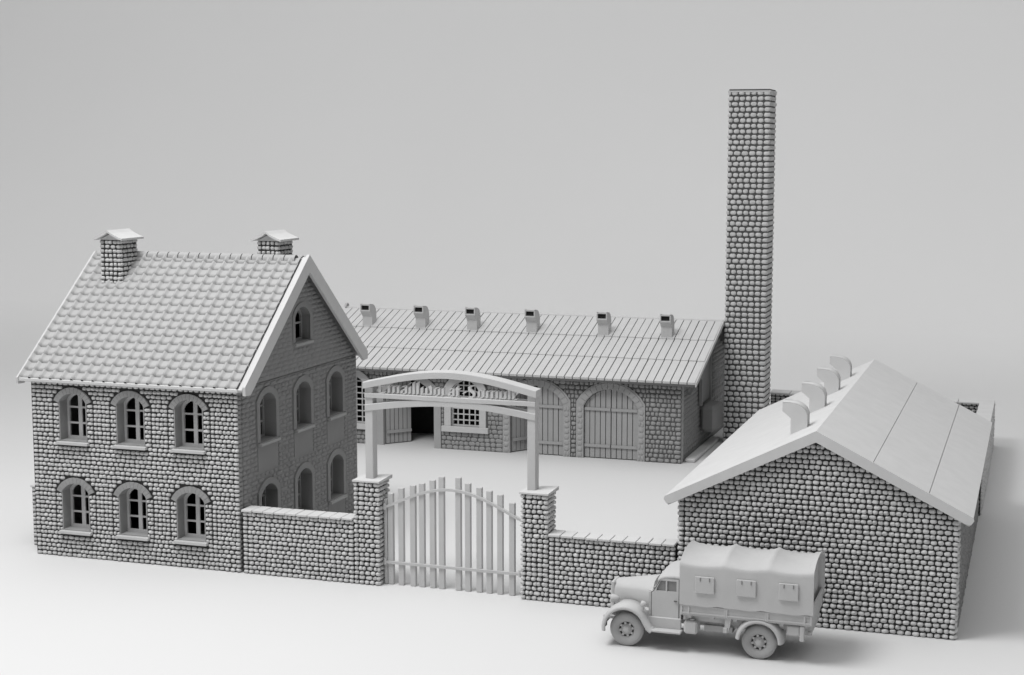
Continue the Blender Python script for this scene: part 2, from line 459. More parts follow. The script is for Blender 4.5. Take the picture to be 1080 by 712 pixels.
def gate_pillar(label, x0, x1, h=.07, ztop=3.15):
    y0, y1 = 0, .86
    t = thing('gate_pillar', label, 'pillar', ((x0+x1)/2, (y0+y1)/2, 0), 'pillars of the gate')
    m = MB(); m.box((x0+h,y0+h,0), (x1-h,y1-h,ztop), 0)
    sx = lambda z: [(0, x1-x0)]; sy = lambda z: [(0, y1-y0)]
    courses(m, (x0,y0+h,0), X, Z, -Y, 0, ztop-.01, .142, .2, h, sx, gap=.014, rg=.022)
    courses(m, (x0,y1-h,0), X, Z, Y, 0, ztop-.01, .142, .2, h, sx, gap=.014, rg=.022)
    courses(m, (x0+h,y0,0), Y, Z, -X, 0, ztop-.01, .142, .2, h, sy, gap=.014, rg=.022)
    courses(m, (x1-h,y0,0), Y, Z, X, 0, ztop-.01, .142, .2, h, sy, gap=.014, rg=.022)
    m.build('masonry', ['shaded_mortar', 'stone'], t)
    c = MB(); z = ztop; e = .02
    p = [V((x0-e,y0-e,z)), V((x1+e*.3,y0-e,z)), V((x1+.06,y1+e,z+.0)), V((x0-e,y1+e,z))]
    q = [a+Z*.05 for a in p]; q[2] += Z*.06; c.hexa(p+q)
    c.build('cap_stone', 'roof', t)
gate_pillar('square stone gate pillar at the end of the wall next to the brick house', 11.23, 12.08)
gate_pillar('square stone gate pillar on the side of the truck and shed', 16.51, 17.36)

# ================================================================== ENTRANCE ARCH
ar = thing('entrance_arch', 'smooth arched sign frame with raised lettering standing on the two gate pillars', 'sign arch', (14.3, .42, 3.2))
for xa, xb in ((11.53,11.79), (16.64,16.90)):
    p = MB(); p.bbox((xa,.26,3.2), (xb,.58,6.0), .02)
    if xa < 12: p.bbox((xa-.02,.24,5.98), (xa+.14,.6,6.14), .01)
    p.build('post', 'clay', ar)
def curved_beam(x0, x1, zl0, zl1, sag, t, y0, y1, n=28, flat=0.0):
    mb = MB(); lines = []
    for i in range(n+1):
        f = i/n; x = x0+(x1-x0)*f
        zc = zl0+(zl1-zl0)*f + sag*(math.sin(math.pi*f)**(1.0 if not flat else flat))
        lines.append([V((x,y0,zc-t/2)), V((x,y0,zc+t/2-.02)), V((x,y0+.02,zc+t/2)), V((x,y1,zc+t/2)), V((x,y1,zc-t/2))])
    mb.grid(lines, 0, False, close=True)
    for l, rv in ((lines[0], 0), (lines[-1], 1)): mb.add(l, [tuple(range(5)) if rv else tuple(range(4,-1,-1))])
    return mb
curved_beam(11.50, 16.93, 6.05, 6.05, .42, .20, .18, .66, flat=1.05).build('arched_beam', 'clay', ar)
curved_beam(11.54, 16.89, 5.755, 5.755, 0, .14, .22, .62).build('straight_beam', 'clay', ar)
curved_beam(11.54, 16.89, 5.37, 5.37, .26, .2, .235, .605, flat=1.0).build('arched_brace', 'clay', ar)
# broken-script letters cut with a broad nib; x-height 1, baseline 0
def _m(n, low=False):
    st = []
    for i in range(n):
        st.append(((.44*i,.12),(.44*i,.86)))
        if i < n-1: st.append(((.44*i+.06,.14),(.44*i+.36,.2)) if low else ((.44*i+.08,.78),(.44*i+.36,.90)))
    return st
GL = {
 'E': ([((0,.1),(0,1.3)),((0,1.3),(.5,1.36)),((.05,.74),(.42,.78)),((0,.08),(.52,.12)),((.5,1.36),(.5,1.16))], .62),
 'S': ([((.52,1.3),(.08,1.24)),((.08,1.24),(.1,.86)),((.1,.86),(.52,.56)),((.52,.56),(.50,.16)),((.50,.12),(.0,.08))], .72),
 'm': (_m(3), .98), 'u': (_m(2, True), .55), 'w': (_m(3, True)+[((.88,.8),(.75,1.05))], .98),
 'i': ([((0,.12),(0,.86)),((0,1.16),(.04,1.24))], .12), 'l': ([((0,.12),(0,1.36)),((0,.1),(.1,.14))], .12),
 'a': ([((.40,.12),(.40,.88)),((0,.14),(0,.46)),((.0,.48),(.36,.56)),((0,.80),(.36,.92)),((.04,.08),(.34,.14))], .5),
 'o': ([((0,.16),(0,.80)),((.40,.18),(.40,.82)),((.02,.84),(.34,.92)),((.04,.08),(.38,.14))], .5),
 'r': ([((0,.12),(0,.86)),((.08,.76),(.30,.92))], .34),
 't': ([((0,.12),(0,1.14)),((-.16,.84),(.26,.88)),((.04,.08),(.2,.14))], .28),
 'e': ([((0,.16),(0,.80)),((.04,.84),(.32,.90)),((.32,.88),(.32,.62)),((.30,.6),(.02,.46)),((.04,.08),(.34,.16))], .42),
 '-': ([((0,.5),(.22,.54))], .24)}
text = 'Emaillworat-Somule'
tw_ = sum(GL[c][1]+.26 for c in text)-.26
kx = 4.34/tw_; kz = .285; u = 12.02
lt = MB(); q = 0
for c in text:
    st, adv = GL[c]
    for p0, p1 in st:
        nx, nz = .115, .09
        pts = [(p0[0]-nx, p0[1]-nz), (p0[0]+nx, p0[1]+nz), (p1[0]+nx, p1[1]+nz), (p1[0]-nx, p1[1]-nz)]
        ar_ = sum(pts[i][0]*pts[(i+1)%4][1]-pts[(i+1)%4][0]*pts[i][1] for i in range(4))
        if ar_ < 0: pts = pts[::-1]
        q += 1
        lt.plate((0,.27-.0022*(q%7),0), X, Z, -Y, [[(u+x*kx, 5.822+z*kz) for x, z in pts]], .10+.003*(q%5))
    u += (adv+.26)*kx
lt.build('lettering', 'roof', ar)

# ================================================================== GATE
gt = thing('picket_gate', 'closed double gate of square wooden pickets between the stone pillars', 'gate', (14.3,.35,0))
pk = [(11.98,2.62),(12.22,2.80),(12.56,2.98),(12.94,3.09),(13.23,3.17),(13.57,3.29),(13.86,3.41),(14.39,3.42),(14.69,3.27),(15.05,3.17),(15.36,3.09),(15.70,3.00),(16.07,2.78)]
for i, (x, zt) in enumerate(pk):
    if i == 0: x = 12.1-.0; 
    p = MB(); ww = .17 if i else .1
    z0 = .0 if i else .02
    p.bbox((x, .30, -.0+.004), (x+ww, .44, zt), .012)
    p.build('picket', 'clay', gt)
def rail(pts, t, y0, y1):
    mb = MB(); lines = []
    for x, z in pts: lines.append([V((x,y0,z-t/2)), V((x,y0,z+t/2)), V((x,y1,z+t/2)), V((x,y1,z-t/2))])
    mb.grid(lines, 0, False, close=True); mb.add(lines[0], [(3,2,1,0)]); mb.add(lines[-1], [(0,1,2,3)])
    return mb
up = []
for i in range(31):
    f = i/30; x = 12.08+(16.5-12.08)*f; up.append((x, 2.28+.72*math.sin(math.pi*f)**1.15 + (0.08*(1-f))))
rail(up, .08, .25, .36).build('rail', 'clay', gt)
rail([(12.08,.69),(16.5,.68)], .08, .25, .36).build('rail', 'clay', gt)
for p_ in ((12.14,.28,.62), (12.14,.28,2.3), (16.42,.28,.6)):
    h = MB(); h.cyl(p_, Z, .05, .2, 12); h.build('hinge', 'clay', gt)

# ================================================================== ROOF VENT (shared shape)
def vent_mesh(mb, O, S, A, width, sc_=1.0, slope_drop=.3, sz=1.0):
    """hood vent; S points down-slope (the way it opens), A across"""
    O, S, A = V(O), V(S), V(A)
    Z = V((0,0,sz))
    full = [(0,-slope_drop*0-.1),(0,.50),(.06,.68),(.18,.82),(.34,.90),(.52,.93),(.76,.93),(.76,.60),(.50,.34),(.50,-.45)]
    core = [(0.02,-.1),(.02,.48),(.08,.66),(.2,.79),(.35,.865),(.52,.885),(.60,.885),(.60,.62),(.50,.50),(.48,.33),(.48,-.45)]
    f = [(a*sc_, b*sc_) for a, b in full]; c = [(a*sc_, b*sc_) for a, b in core]
    N = S.cross(Z)
    if N.dot(A) < 0: pass
    ct = .05*sc_
    hw = width/2
    mb.plate(O+A*hw, S, Z, A, [f], ct, 0)
    mb.plate(O-A*(hw-ct), S, Z, A, [f], ct, 0)
    mb.plate(O+A*(hw-ct), S, Z, A, [c], width-2*ct, 0)
    zz0, zz1 = .655*sc_, .875*sc_
    mb.add([O+S*.64*sc_-A*(hw-ct)+Z*zz0, O+S*.64*sc_+A*(hw-ct)+Z*zz0, O+S*.64*sc_+A*(hw-ct)+Z*zz1, O+S*.64*sc_-A*(hw-ct)+Z*zz1], [(0,1,2,3)], 1)  # dark sheet stands in for the shade inside the hood
    # top shell
    out = f[1:7]; inn = c[1:7]
    lines = [[O+S*a+Z*b+A*s_ for s_ in (-hw, hw)] for a, b in out]
    mb.grid(lines, 0, True)
    # front lower panel and opening frame
    def bar(s0, s1, z0, z1, a0, a1):
        p = [O+S*s0+A*a0+Z*z0, O+S*s1+A*a0+Z*z0, O+S*s1+A*a1+Z*z0, O+S*s0+A*a1+Z*z0]
        mb.hexa(p+[q+Z*(z1-z0) for q in p], 0)
    q = sc_
    bar(.70*q,.755*q,.60*q,.66*q,-hw+ct,hw-ct); bar(.70*q,.755*q,.87*q,.928*q,-hw+ct,hw-ct)
    mb.add([O+S*.755*q+Z*.60*q-A*(hw-ct), O+S*.755*q+Z*.60*q+A*(hw-ct), O+S*.495*q+Z*.335*q+A*(hw-ct), O+S*.495*q+Z*.335*q-A*(hw-ct)], [(0,1,2,3)], 0)
    bar(.47*q,.50*q,-.45*q,.34*q,-hw+ct,hw-ct)

# ================================================================== LONG WORKSHOP
BX0, BX1, BY, BE, BR, BD = -.7, 16.64, 20.75, 3.5, 5.33, 10.5
BDh = BD/2; BS = (BR-BE)/BDh
wk = thing('workshop', 'long low stone workshop with plank roof, arched doors and six roof vents behind the yard', 'workshop', ((BX0+BX1)/2, BY+BDh, 0))
doors = [(3.2,5.6,0.0,3.0,.75), (9.1,11.5,0.0,3.0,.75), (12.4,14.76,0.0,3.0,.75)]
wins = [(1.0,2.4,.92,3.05,.55), (6.40,7.72,1.05,3.08,.5)]
w = MB()
out = [(BX0,0),(3.2,0)]
def door_arch_pts(d):
    p = arch(*d)            # (x0,z0),(x1,z0), right spring ... left spring
    return p[2:][::-1]
out = [(BX0,0)]
for d in doors: out += [(d[0],0)] + door_arch_pts(d) + [(d[1],0)]
out += [(BX1,0),(BX1,BE),(BX0,BE)]
w.plate((0,BY+.05,0), X, Z, -Y, [out]+[arch(*q) for q in wins], .35, 0, 2)
def spans_back(z):
    s = [(BX0+.02, BX1-.02)]; cuts = []
    for x0, x1, z0, z1, r in doors:
        hw = arch_half(x0-.33, x1+.33, z0, z1+.3, r+.12, z)
        if hw: cuts.append(((x0+x1)/2-hw, (x0+x1)/2+hw))
    for x0, x1, z0, z1, r in wins:
        hw = arch_half(x0-.36, x1+.36, z0-.25, z1+.3, r+.12, z)
        if hw: cuts.append(((x0+x1)/2-hw, (x0+x1)/2+hw))
    return minus(s, cuts)
def spans_b2(z): return [(max(a, 11.6), b) for a, b in spans_back(z) if b > 11.6]
def spans_b1(z): return [(a, min(b, 11.6)) for a, b in spans_back(z) if a < 11.6]
courses(w, (0,BY+.05,0), X, Z, -Y, 0, BE, .2, .24, .055, spans_b2, gap=.02, jw=.45, bond=False)
courses(w, (0,BY+.05,0), X, Z, -Y, 0, BE, .2, .26, .03, spans_b1, gap=.0, rg=.004, mi=1, jw=.45, bond=False)
# door surrounds: segmented stones on the two right doors, plain elsewhere
for q, d in enumerate(doors):
    x0, x1, z0, z1, r = d
    bw = .32
    w.plate((0,BY-.01,0), X, Z, -Y, [uband(x0, x1, z0, z1, r, bw)], .06, 2)
    if q > 0:
        n = 13; wv = (x1-x0)/2; R = (wv*wv+r*r)/(2*r); zc = z1-R; a = math.asin(wv/R); cx = (x0+x1)/2
        for i in range(n):
            t0 = -a+2*a*i/n+.008; t1 = -a+2*a*(i+1)/n-.008
            pts = [(cx+(R+.03)*math.sin(t0), zc+(R+.03)*math.cos(t0)), (cx+(R+.03)*math.sin(t1), zc+(R+.03)*math.cos(t1)), (cx+(R+.27)*math.sin(t1), zc+(R+.27)*math.cos(t1)), (cx+(R+.27)*math.sin(t0), zc+(R+.27)*math.cos(t0))]
            w.plate((0,BY-.035,0), X, Z, -Y, [pts], .03, 2)
        for s_ in (-1, 1):
            xa = x0-bw+.03 if s_ < 0 else x1+.03
            courses(w, (xa,BY-.012,0), X, Z, -Y, 0.02, z1-r-.05, .24, .26, .03, lambda z: [(0,.26)], gap=.02, mi=2)
w.build('wall', ['groove', 'shade_rubble', 'door'], wk)['label'] = 'front stone wall of the workshop with arched openings'
# window frames
for k, (x0, x1, z0, z1, r) in enumerate(wins):
    f = window_unit(wk, (0,BY+.05,0), X, -Y, x0, x1, z0, z1, r, .10, 5, 8, bar=.05, frame=.05, sill=False)
    s = MB()
    s.plate((0,BY-.06,0), X, Z, -Y, [uband(x0, x1, z0, z1, r, .3)], .12)
    s.bbox((x0-.42,BY-.12,z0-.26), (x1+.42,BY+.02,z0-.005), .015)
    s.build('window_surround', 'clay', f)
# door leaves
def leaf(parent, hinge, ang, x_w, z1, zlow, side, nplank=5, lab=None):
    """plank leaf hinged at hinge, opening angle in degrees inward; arched head falling towards the hinge"""
    hx, hy = hinge; a = math.radians(ang)
    U_ = V((math.cos(a)*side, math.sin(a), 0)); N_ = U_.cross(Z)*side; N_.normalize()
    R = (x_w*x_w+(z1-zlow)**2)/(2*(z1-zlow))
    def top(u): return z1-R+math.sqrt(max(0, R*R-(x_w-u)**2))
    mb = MB()
    rr = random.Random(3)
    for i in range(nplank):
        u0 = x_w*i/nplank+.018; u1 = x_w*(i+1)/nplank-.018
        pts = [(u0,.04),(u1,.04),(u1,top(u1)-.03),((u0+u1)/2, top((u0+u1)/2)-.03),(u0,top(u0)-.03)]
        mb.plate(V((hx,hy,0))+N_*rr.uniform(.0,.012), U_, Z, N_, [pts], .07, 0)
    mb.plate(V((hx,hy,0))-N_*.03, U_, Z, N_, [[(.0,.04),(x_w,.04)]+[(x_w*(1-j/8), top(x_w*(1-j/8))-.03) for j in range(9)]], .04, 1)
    o = mb.build('door_leaf', ['door', 'groove'], parent)
    if lab: o['label'] = lab
    br = MB()
    for zz in (.55, 2.12):
        br = MB(); br.plate(V((hx,hy,0))+N_*.075, U_, Z, N_, [[(.02,zz-.06),(x_w-.02,zz-.06),(x_w-.02,zz+.06),(.02,zz+.06)]], .06)
        br.build('ledge', 'door', o)
    return o
x0, x1, z0, z1, r = doors[2]; c = (x0+x1)/2
leaf(wk, (x0+.01,BY+.14), 0, c-x0-.015, z1, z1-r, 1); leaf(wk, (x1-.01,BY+.14), 0, c-x0-.015, z1, z1-r, -1)
x0, x1, z0, z1, r = doors[1]; c = (x0+x1)/2
leaf(wk, (x0+.03,BY+.2), 55, c-x0-.02, z1, z1-r, 1, lab='door leaf standing open inwards'); leaf(wk, (x1-.01,BY+.14), 0, c-x0-.015, z1, z1-r, -1)
x0, x1, z0, z1, r = doors[0]; c = (x0+x1)/2
leaf(wk, (x0+.03,BY+.2), 48, c-x0+.05, z1, z1-r, 1, nplank=6, lab='door leaf standing open inwards'); leaf(wk, (x1-.03,BY+.3), 82, c-x0-.02, z1, z1-r, -1, lab='door leaf folded back inside the dark opening')
# other walls
w = MB()
w.box((BX0,BY+BD-.3,0), (BX1,BY+BD,BE)); 
gp = [(0,0),(BD-.32,0),(BD-.32,BE),(BDh,BR),(0,BE+.16)]
w.plate((BX1-.03,BY+.42,0), Y, Z, X, [[(0,0),(BD-.74,0),(BD-.74,BE),(BDh-.42,BR-.08),(0,BE+.04)]], .3, 0)
w.plate((BX0,BY+.42,0), Y, Z, -X, [[(0,0),(BD-.74,0),(BD-.74,BE),(BDh-.42,BR-.08),(0,BE+.04)]], .3, 0)
def sp_g(z):
    t = 0 if z < BE else (z-BE)/BS
    return [(.02+t, BD-t-.02)] if t < BDh-.3 else []
courses(w, (BX1-.03,BY,0), Y, Z, X, 0, BR-.1, .2, .26, .03, sp_g, gap=.02, mi=0)
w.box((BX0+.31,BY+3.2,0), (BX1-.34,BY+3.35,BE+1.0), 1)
w.build('wall', ['shade_trim', 'dark'], wk)['label'] = 'gable end walls, rear wall and inner partition of the workshop'
# roof in three courses of planks per slope
def shop_roof():
    r = MB(); ov = .46; xo0, xo1 = BX0-.25, BX1+.66
    top = BR+.12; ridge = BY+BDh
    sl = math.sqrt(1+BS*BS)
    for sgn in (-1, 1):
        ye = ridge+sgn*(BDh+ov); ze = top-BS*(BDh+ov)
        p = [V((xo0,ye,ze-.12)), V((xo1,ye,ze-.12)), V((xo1,ridge,top-.12)), V((xo0,ridge,top-.12))]; q = [a+Z*.10 for a in p]
        if sgn > 0: p = [p[1],p[0],p[3],p[2]]; q = [q[1],q[0],q[3],q[2]]
        r.hexa(p+q, 1)
        D = V((0,sgn,-BS)).normalized(); N = V((0,sgn*BS,1)).normalized(); L = (BDh+ov)*sl; P0 = V((0,ridge,top-.02))
        n = 52; pw = (xo1-xo0)/n
        for k in range(3):
            va, vb = L*k/3-.02, L*(k+1)/3+(.03 if k < 2 else .0)
            if k == 0: va = 0
            for i in range(n):
                a = xo0+pw*i+.02+k*.004; b = xo0+pw*(i+1)-.02
                j = rnd.uniform(-.006,.006); e = rnd.uniform(-.02,.02) if k < 2 else 0
                z0 = .0; h0 = .06+j; h1 = .10+j
                c = [P0+V((a,0,0))+D*va, P0+V((b,0,0))+D*va, P0+V((b,0,0))+D*(vb+e), P0+V((a,0,0))+D*(vb+e)]
                d = [c[0]+N*h0, c[1]+N*h0, c[2]+N*h1, c[3]+N*h1]
                if sgn < 0: c = c[::-1]; d = d[::-1]
                r.hexa(c+d, 0)
    ro = r.build('roof', ['roof', 'groove'], wk)
    v = MB()
    for sgn in (-1, 1):
        ye = ridge+sgn*(BDh+ov+.0); ze = top-BS*(BDh+ov)
        v.plate((xo1+.04,0,0), Y, Z, X, [[(ridge,top+.05),(ye,ze+.05),(ye,ze-.12),(ridge,top-.15)]], .05)
    v.build('bargeboard', 'roof', ro)
    rc = MB(); rc.cyl((xo0,ridge,top+.02), X, .07, xo1-xo0, 12); rc.build('ridge_roll', 'roof', ro)
    for i, x in enumerate((.78+.2, 3.63, 6.14, 8.98, 12.31, 15.17)):
        m = MB(); yb = 24.35+.25
        zb = top-BS*(ridge-yb)+.02
        vent_mesh(m, (x, yb, zb), -Y, X, .48, .98)
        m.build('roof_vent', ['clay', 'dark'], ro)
    e = MB(); e.lathe((xo0-.02,ridge,top+.12), X, [(.10,0),(.14,.0),(.14,.1),(.10,.1),(.10,0)], 16); e.build('ridge_finial', 'clay', ro)
    # brackets under the gable overhang
    for yy in (ridge-.1, BY+1.0):
        b = MB()
        zz = top-BS*abs(ridge-yy)-.5
        b.box((BX1+.01,yy,zz), (xo1-.05,yy+.18,zz+.2)); b.plate((0,yy,0), X, Z, -Y, [[(BX1+.02,zz-.7),(BX1+.16,zz-.7),(xo1-.1,zz),(xo1-.3,zz)]], .14)
        b.build('roof_bracket', 'shade_trim', ro)
shop_roof()
# loading door and bay on the gable end
bay = MB()
bay.bbox((BX1+.02,24.1,2.0), (BX1+.10,26.0,4.2), .02); bay.bbox((BX1+.02,24.0,1.95), (BX1+.18,24.14,4.3), .01); bay.bbox((BX1+.02,25.9,1.95), (BX1+.18,26.04,4.3), .01)
bay.build('loading_door', 'shade_trim', wk)
ch = MB(); ch.bbox((BX1+.02,24.3,.75), (BX1+.72,26.0,1.9), .14); ch.build('loading_bin', 'shade_trim', wk)
kb = MB(); kb.bbox((BX1+.05,21.2,0), (BX1+.5,26.6,.16), .04); tag(kb.build('kerb', 'clay'), 'low raised kerb running along the shaded end wall of the workshop', 'kerb')

# ================================================================== FACTORY CHIMNEY
fc = thing('factory_chimney', 'tall square brick factory chimney rising behind the two low buildings', 'chimney', (18.1,26.8,0))
m = MB(); x0, x1, y0, y1, H = 17.34, 19.2, 26.0, 27.7, 15.62; h = .05
m.box((x0+h,y0+h,0), (x1-h,y1-h,H), 0)
tp = lambda z: [(0, x1-x0)]; tq = lambda z: [(0, y1-y0)]
courses(m, (x0,y0+h,0), X, Z, -Y, 0, H-.05, .235, .31, h, tp, gap=.02, rg=.045, jz=.004, bond=False)
courses(m, (x0,y1-h,0), X, Z, Y, 0, H-.05, .235, .31, h, tp, gap=.02, rg=.045, jz=.004, bond=False)
courses(m, (x0+h,y0,0), Y, Z, -X, 0, H-.05, .235, .31, h, tq, gap=.02, rg=.045, jz=.004, bond=False)
courses(m, (x1-h,y0,0), Y, Z, X, 0, H-.05, .235, .31, h, tq, gap=.02, rg=.045, jz=.004, bond=False)
m.build('shaft', ['chimney_joint', 'stone'], fc)
c = MB(); c.plate((x0,0,H-.06), X, Y, Z, [[(0,y0),(x1-x0,y0),(x1-x0,y1),(0,y1)], [(.3,y0+.3),(x1-x0-.3,y0+.3),(x1-x0-.3,y1-.3),(.3,y1-.3)]], .07)
c.build('rim', 'clay', fc)

# ================================================================== SHED (right)
SX0, SX1, SE, SR, SD = 21.16, 28.84, 3.35, 5.27, 15.0
SM = (SX0+SX1)/2; SS = (SR-SE)/(SM-SX0)
sh = thing('shed', 'stone gabled shed with smooth panel roof and four hood vents behind the truck', 'shed', (SM, SD/2, 0))
h = .07
w = MB()
w.plate((0,h,0), X, Z, -Y, [[(SX0+.04,0),(SX1-.04,0),(SX1-.04,SE),(SM,SR),(SX0+.04,SE)]], .35, 0)
def sp_s(z):
    t = 0 if z < SE else (z-SE)/SS
    return [(SX0+t+.02, SX1-t-.02)] if SM-SX0-t > .2 else []
courses(w, (0,h,0), X, Z, -Y, 0, SR-.02, .141, .2, h, sp_s, gap=.014, rg=.02)
w.build('wall', ['shaded_mortar', 'stone'], sh)['label'] = 'front gable wall of rough coursed stones'
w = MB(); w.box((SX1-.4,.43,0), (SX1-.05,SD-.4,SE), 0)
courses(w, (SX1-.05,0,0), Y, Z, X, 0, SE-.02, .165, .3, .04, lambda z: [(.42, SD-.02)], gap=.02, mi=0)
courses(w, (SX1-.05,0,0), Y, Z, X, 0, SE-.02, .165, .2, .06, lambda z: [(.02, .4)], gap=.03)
w.build('wall', ['shade_trim', 'stone', 'clay'], sh)['label'] = 'shaded right side wall of the shed'
w = MB(); w.box((SX0+.05,.43,0), (SX0+.4,SD-.4,SE), 0)
courses(w, (SX0+.05,0,0), Y, Z, -X, 0, SE-.02, .165, .24, .06, lambda z: [(.02, SD)], gap=.03)
w.plate((0,SD,0), X, Z, Y, [[(SX0+.05,0),(SX1-.05,0),(SX1-.05,SE),(SM,SR),(SX0+.05,SE)]], .35, 0)
courses(w, (0,SD,0), X, Z, Y, 0, SR-.02, .165, .26, .05, sp_s, gap=.03)
w.build('wall', ['shaded_mortar', 'stone'], sh)['label'] = 'yard side and rear walls of the shed'
def shed_roof():
    r = MB(); ov = .33; T = .26; y0, y1 = -.16, SD+.06; top = SR+.24
    for sgn in (-1, 1):
        xe = SM+sgn*(SM-SX0+ov); ze = top-SS*(SM-SX0+ov)
        n = 3 if sgn > 0 else 1
        cuts = [0, .365, .72, 1.0] if sgn > 0 else [0, 1.0]
        for k in range(len(cuts)-1):
            fa, fb = cuts[k], cuts[k+1]
            ga = .022 if k else 0
            xa, za = SM+(xe-SM)*fa, top+(ze-top)*fa; xb, zb = SM+(xe-SM)*fb, top+(ze-top)*fb
            xa += sgn*ga; 
            tip = .0
            e0 = V((xa,y0,za)); e1 = V((xb,y0,zb)); e2 = V((xb,y1,zb)); e3 = V((xa,y1,za))
            q = [e0,e1,e2,e3]; p = [a-Z*.05 for a in q]
            if sgn < 0: q = [q[1],q[0],q[3],q[2]]; p = [p[1],p[0],p[3],p[2]]
            r.hexa(p+q, 0)
        # under slab
        q = [V((SM,y0+.004,top-.055)), V((xe-sgn*.004,y0+.004,ze-.055)), V((xe-sgn*.004,y1-.004,ze-.055)), V((SM,y1-.004,top-.055))]
        p = [q[0]-Z*(T-.05), q[1]-Z*(T-.07)-X*sgn*.10, q[2]-Z*(T-.07)-X*sgn*.10, q[3]-Z*(T-.05)]
        if sgn < 0: q = [q[1],q[0],q[3],q[2]]; p = [p[1],p[0],p[3],p[2]]
        r.hexa(p+q, 1)
    ro = r.build('roof', ['roof', 'clay'], sh)
    dr = MB(); dr.add([V((SM-.006,y0,top+.002)), V((SM+.006,y0,top+.002)), V((SM+.006,y1,top+.002)), V((SM-.006,y1,top+.002))], [(0,1,2,3)]); 
    # front fascia, one board per side
    f = MB()
    for sgn in (-1, 1):
        xe = SM+sgn*(SM-SX0+ov); ze = top-SS*(SM-SX0+ov)
        f.plate((0,y0-.03,0), X, Z, -Y, [[(SM,top+.005),(xe,ze+.005),(xe+sgn*.02,ze-.08),(xe-sgn*.06,ze-.20),(xe-sgn*.22,ze-.17),(SM,top-T-.05)]], .05)
    f.build('bargeboard', 'roof', ro)
    for y in (2.0, 5.7, 9.1, 12.3):
        m = MB(); xb = SM-.52-(.0)
        zb = top-SS*(SM-xb)
        vent_mesh(m, (xb, y, zb-.02), -X, Y, .5, .93, sz=.82)
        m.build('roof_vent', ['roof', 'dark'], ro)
shed_roof()

# ================================================================== TRUCK
YN, YF, YC = -3.32, -1.28, -2.30
tk = thing('truck', 'old covered lorry with canvas top and rounded fenders parked before the stone shed', 'truck', (22.7, YC, 0))
def wheel(x, y, side, dual=False):
    t = MB(); wd = .2; r = .455
    ax = V((0, side, 0)); 
    c = V((x, y-side*wd, .455))
    t.lathe(c, ax, [(.2,0),(.38,.0),(.43,.03),(r,.07),(r,wd-.07),(.43,wd-.02),(.38,wd),(.23,wd-.005),(.215,wd-.05),(.2,wd-.05)], 40)
    for i in range(40): pass
    o = t.build('wheel', 'tyre', tk)
    d = MB(); d.lathe(c, ax, [(.225,wd-.06),(.215,wd-.09),(.001,wd-.09)], 32, 0)
    d.build('wheel_well', 'hub', o)
    rm = MB(); rm.lathe(c, ax, [(.15,wd-.10),(.15,wd-.05),(.09,wd-.03),(.085,wd+.0),(.05,wd+.015),(.001,wd+.015)], 24)
    for k in range(8):
        a = 2*math.pi*k/8+.2
        p = c+ax*(wd-.075)+V((math.cos(a)*.17,0,math.sin(a)*.17)); rm.cyl(p, ax, .034, .035, 8)
    rm.build('rim', 'truck', o)
for x in (20.54, 24.06):
    wheel(x, YN+.12, -1); wheel(x, YF-.12, 1)
for s_, y in ((-1, YN+.36),(1, YF-.36)):
    tw = MB(); tw.lathe((24.06, y-s_*.18, .455), (0,s_,0), [(.1,0),(.38,0),(.45,.05),(.45,.14),(.38,.18),(.1,.18)], 36)
    tw.build('inner_wheel', 'tyre', tk)
# fenders
def fender(xc, zc, y_out, y_in, pts, name):
    """pts: list of (x,z) centre line of crown; swept across with a rolled outer edge"""
    m = MB(); s_ = 1 if y_in > y_out else -1
    rows = []
    n = len(pts)
    prof = [(0,-.10),(.0,-.04),(.03,.0-.01),(.09,.02),(.2,.03),(abs(y_in-y_out),.03)]
    for i, (x, z) in enumerate(pts):
        a = V((pts[min(i+1,n-1)][0]-pts[max(i-1,0)][0], 0, pts[min(i+1,n-1)][1]-pts[max(i-1,0)][1])).normalized()
        nr = V((-a.z, 0, a.x))
        rows.append([V((x, y_out+s_*dy, z))+nr*dn for dy, dn in prof] + [V((x, y_out+s_*(dy+(.03 if dn < .01 else 0)), z))+nr*(dn-.03 if dn > -.09 else dn) for dy, dn in prof[::-1]])
    m.grid(rows, 0, True, close=True)
    m.add(rows[0], [tuple(range(len(rows[0])))]); m.add(rows[-1], [tuple(range(len(rows[0])))[::-1]])
    return m
fp = []
for k in range(0, 17):
    a = math.radians(188-k*9.5); fp.append((20.54+.63*math.cos(a), .50+.64*math.sin(a)))
fp += [(21.20,.60),(21.28,.555)]
for yo, yi in ((YN-.06, YN+.52), (YF+.06, YF-.52)):
    fender(0,0,yo,yi,fp,'f').build('front_fender', 'truck', tk)
rp = []
for k in range(0, 19):
    a = math.radians(176-k*9.8); rp.append((24.08+.60*math.cos(a), .50+.60*math.sin(a)))
for yo, yi in ((YN-.04, YN+.5), (YF+.04, YF-.5)):
    fender(0,0,yo,yi,rp,'f').build('rear_fender', 'truck', tk)
# running boards
for s_, y in ((1, YN-.03), (-1, YF+.03)):
    rb = MB(); ya, yb = sorted((y, y+s_*.42)); rb.bbox((21.18,ya,.50), (22.04,yb,.57), .02)
    ya, yb = sorted((y+s_*.22, y+s_*.30)); rb.bbox((21.05,ya,.56), (22.0,yb,.86), .02); rb.build('running_board', 'truck', tk)
